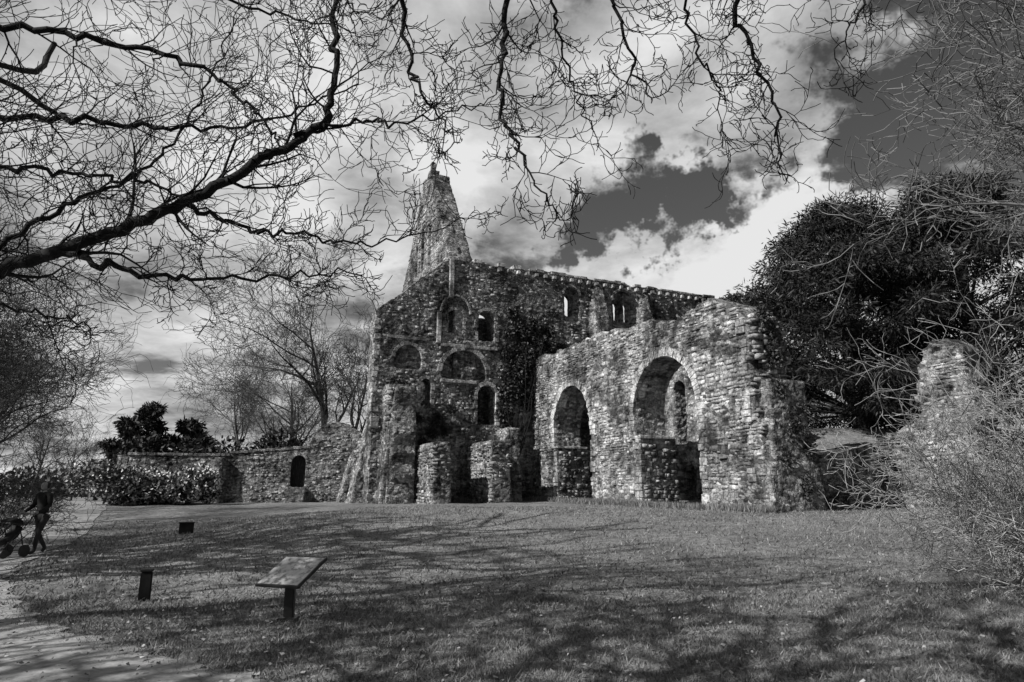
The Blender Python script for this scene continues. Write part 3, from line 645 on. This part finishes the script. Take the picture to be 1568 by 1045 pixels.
skin('head',PE,[(0,-.03,1.54),(0,-.045,1.6),(0,-.04,1.68),(0,-.035,1.73),(0,-.15,1.625)],[(0,1),(1,2),(2,3),(1,4)],[(.045,.05),(.072,.085),(.08,.095),(.055,.065),(.012,.014)],M_skin)
skin('hair',PE,[(0,-.0,1.58),(0,.015,1.66),(0,-.01,1.735)],[(0,1),(1,2)],[(.085,.075),(.092,.09),(.075,.085)],M_hair)
for sgn in (1,-1):
    hx=.2*sgn; vs=[(hx,-.32,1.02),(hx*.96,-.4,1.0)]; ed=[(0,1)]; rd=[.03,.028]
    for i in range(4):
        b0=len(vs); x=hx*.96+(-.03+.02*i); vs+=[(x,-.44,1.01),(x,-.465,.985),(x,-.45,.96)]; ed+=[(1,b0),(b0,b0+1),(b0+1,b0+2)]; rd+=[.009,.0085,.008]
    b0=len(vs); vs+=[(hx*.96-.04*sgn,-.41,.985),(hx*.96-.045*sgn,-.44,.965)]; ed+=[(1,b0),(b0,b0+1)]; rd+=[.01,.009]
    skin('hand_%s'%('l' if sgn>0 else 'r'),PE,vs,ed,rd,M_skin,1)
PU=empty('pushchair',(px,py,pz)); PU.rotation_euler=(0,0,PRZ)
S=[]
for sg in (.22,-.22):
    S+=[((sg,-.45,.97),(sg,-.6,.75),.014,.014),((sg,-.6,.75),(sg,-1.15,.2),.014,.014),((sg,-.75,.6),(sg,-.6,.15),.014,.014),((sg,-.62,.72),(sg,-1.0,.78),.012,.012)]
S+=[((-.22,-.45,.97),(.22,-.45,.97),.016,.016),((-.22,-.6,.15),(.22,-.6,.15),.012,.012),((-.22,-1.1,.25),(.22,-1.1,.25),.012,.012)]
obj('frame',tubes('pframe',S),PU,M_met)
for sg in (.24,-.24):
    for yy_,rr in ((-.6,.14),(-1.12,.1)):
        bm=bmesh.new(); bmesh.ops.create_cone(bm,cap_ends=True,segments=20,radius1=rr,radius2=rr,depth=.04)
        bmesh.ops.rotate(bm,verts=bm.verts,matrix=Matrix.Rotation(math.pi/2,3,'Y'))
        me=bpy.data.meshes.new('wheel'); bm.to_mesh(me); bm.free(); o=obj('wheel',me,PU,M_met); o.location=(sg,yy_,rr)
skin('seat',PU,[(0,-.62,.72),(0,-.78,.42),(0,-1.0,.4),(0,-1.08,.28)],[(0,1),(1,2),(2,3)],[(.19,.04),(.19,.06),(.19,.05),(.17,.03)],M_coat)
skin('hood',PU,[(0,-.62,.7),(0,-.7,.85),(0,-.86,.88),(0,-.98,.8)],[(0,1),(1,2),(2,3)],[(.2,.03),(.21,.04),(.21,.04),(.2,.02)],M_coat)

# ------------------------------------------------------------ world: sky + clouds
W=bpy.data.worlds.new('World'); scn.world=W; W.use_nodes=True; nt=W.node_tree
EL=37; TX,TY=.845,.535
bg=nt.nodes['Background']; bg.inputs[1].default_value=.1
sky=N(nt,'ShaderNodeTexSky'); sky.sky_type='NISHITA'; sky.sun_disc=False; sky.sun_elevation=math.radians(EL); sky.sun_rotation=math.atan2(-TX,-TY)
sp=N(nt,'ShaderNodeSeparateColor'); nt.links.new(sky.outputs[0],sp.inputs[0])
tc=N(nt,'ShaderNodeTexCoord'); sx_=N(nt,'ShaderNodeSeparateXYZ'); nt.links.new(tc.outputs['Generated'],sx_.inputs[0])
def M(op,a,b=None,c=None,clamp=False):
    n_=N(nt,'ShaderNodeMath',operation=op,use_clamp=clamp)
    for i,v in enumerate((a,b,c)):
        if v is None: continue
        if isinstance(v,(int,float)): n_.inputs[i].default_value=v
        else: nt.links.new(v,n_.inputs[i])
    return n_.outputs[0]
def VM(op,a,b):
    n_=N(nt,'ShaderNodeVectorMath',operation=op)
    for i,v in enumerate((a,b)):
        if isinstance(v,tuple): n_.inputs[i].default_value=v
        else: nt.links.new(v,n_.inputs[i])
    return n_.outputs[0]
zc=M('ADD',M('MAXIMUM',sx_.outputs[2],0.0),.16)
cv=N(nt,'ShaderNodeCombineXYZ'); nt.links.new(M('DIVIDE',sx_.outputs[0],zc),cv.inputs[0]); nt.links.new(M('DIVIDE',sx_.outputs[1],zc),cv.inputs[1])
cv.inputs[2].default_value=3.3
n1=noise(nt,cv.outputs[0],1.25,9,.6,.15)
n1b=noise(nt,VM('ADD',cv.outputs[0],(-.12,-.10,.05)),1.25,4,.6,.15)
n2=noise(nt,cv.outputs[0],2.6,6,.6,.3)
wob=noise(nt,tc.outputs['Generated'],4.5,6,.65)
wdir=VM('ADD',tc.outputs['Generated'],VM('MULTIPLY',VM('SUBTRACT',wob.outputs['Color'],(.5,.5,.5)),(.6,.6,.5)))
wdir=VM('NORMALIZE',wdir,(0.,0.,0.))
def blob(d,wd,amt,raw=False):
    v=Vector(d).normalized(); dp=N(nt,'ShaderNodeVectorMath',operation='DOT_PRODUCT'); nt.links.new(tc.outputs['Generated'] if raw else wdir,dp.inputs[0]); dp.inputs[1].default_value=v
    mr=N(nt,'ShaderNodeMapRange',interpolation_type='SMOOTHSTEP'); nt.links.new(dp.outputs['Value'],mr.inputs[0])
    mr.inputs[1].default_value=math.cos(math.radians(wd)); mr.inputs[2].default_value=1; mr.inputs[3].default_value=0; mr.inputs[4].default_value=amt
    return mr.outputs[0]
acc=M('ADD',M('MULTIPLY',M('SUBTRACT',n1.outputs[0],.5),1.5),.64)
for d,wd,am in (((.19,.934,.42),6.0,-.30),((.30,.93,.45),5.5,-.25),((.66,.88,.66),20,-.32),((-.42,.87,.70),8,-.14),((.379,.95,.33),8,.25),((.17,.97,.33),5,.2),((.32,.92,.56),10,.18),((-.35,.95,.42),18,.14),((.0,.9,.5),12,.12),((-.22,1,.33),8,-.06),((-.12,.96,.30),8,.12)):
    acc=M('ADD',acc,blob(d,wd,am))
acc=M('ADD',acc,blob((0,-1,.45),85,-.6,True)); acc=M('ADD',acc,blob((0,-.2,1),42,-.25,True))
mask=N(nt,'ShaderNodeMapRange',interpolation_type='SMOOTHSTEP'); nt.links.new(acc,mask.inputs[0]); mask.inputs[1].default_value=.44; mask.inputs[2].default_value=.60
lit=M('MULTIPLY',M('SUBTRACT',n1.outputs[0],n1b.outputs[0]),14.0)
bil=M('MULTIPLY',M('SUBTRACT',n2.outputs[0],.5),13.0)
sh=M('ADD',M('ADD',lit,bil),5.2)
sh=M('ADD',sh,blob((.379,.95,.33),9,2.6)); sh=M('ADD',sh,blob((.2,.97,.33),7,2.2)); sh=M('ADD',sh,blob((-.25,.95,.42),12,1.8))
sh=M('MINIMUM',M('MAXIMUM',sh,1.9),8.0)
clear=M('MULTIPLY',sp.outputs[0],.65)
mx=N(nt,'ShaderNodeMix'); mx.data_type='FLOAT'; nt.links.new(mask.outputs[0],mx.inputs[0]); nt.links.new(clear,mx.inputs[2]); nt.links.new(sh,mx.inputs[3])
nt.links.new(mx.outputs[0],bg.inputs[0])

su=bpy.data.lights.new('sun','SUN'); su.energy=5; su.angle=math.radians(.5); su.color=(1,.99,.975)
so=bpy.data.objects.new('sun',su); COL.objects.link(so)
ce=math.cos(math.radians(EL)); d=Vector((TX*ce,TY*ce,-math.sin(math.radians(EL)))); so.rotation_euler=d.to_track_quat('-Z','Y').to_euler()

cam=bpy.data.cameras.new('camera'); cam.lens=24; cam.sensor_width=36; cam.clip_end=3000; cam.clip_start=.05
co=bpy.data.objects.new('camera',cam); COL.objects.link(co); co.location=(0,0,1.6); co.rotation_euler=(math.radians(90+12.58),0,0)
scn.camera=co
scn.view_settings.view_transform='Standard'; scn.view_settings.look='None'
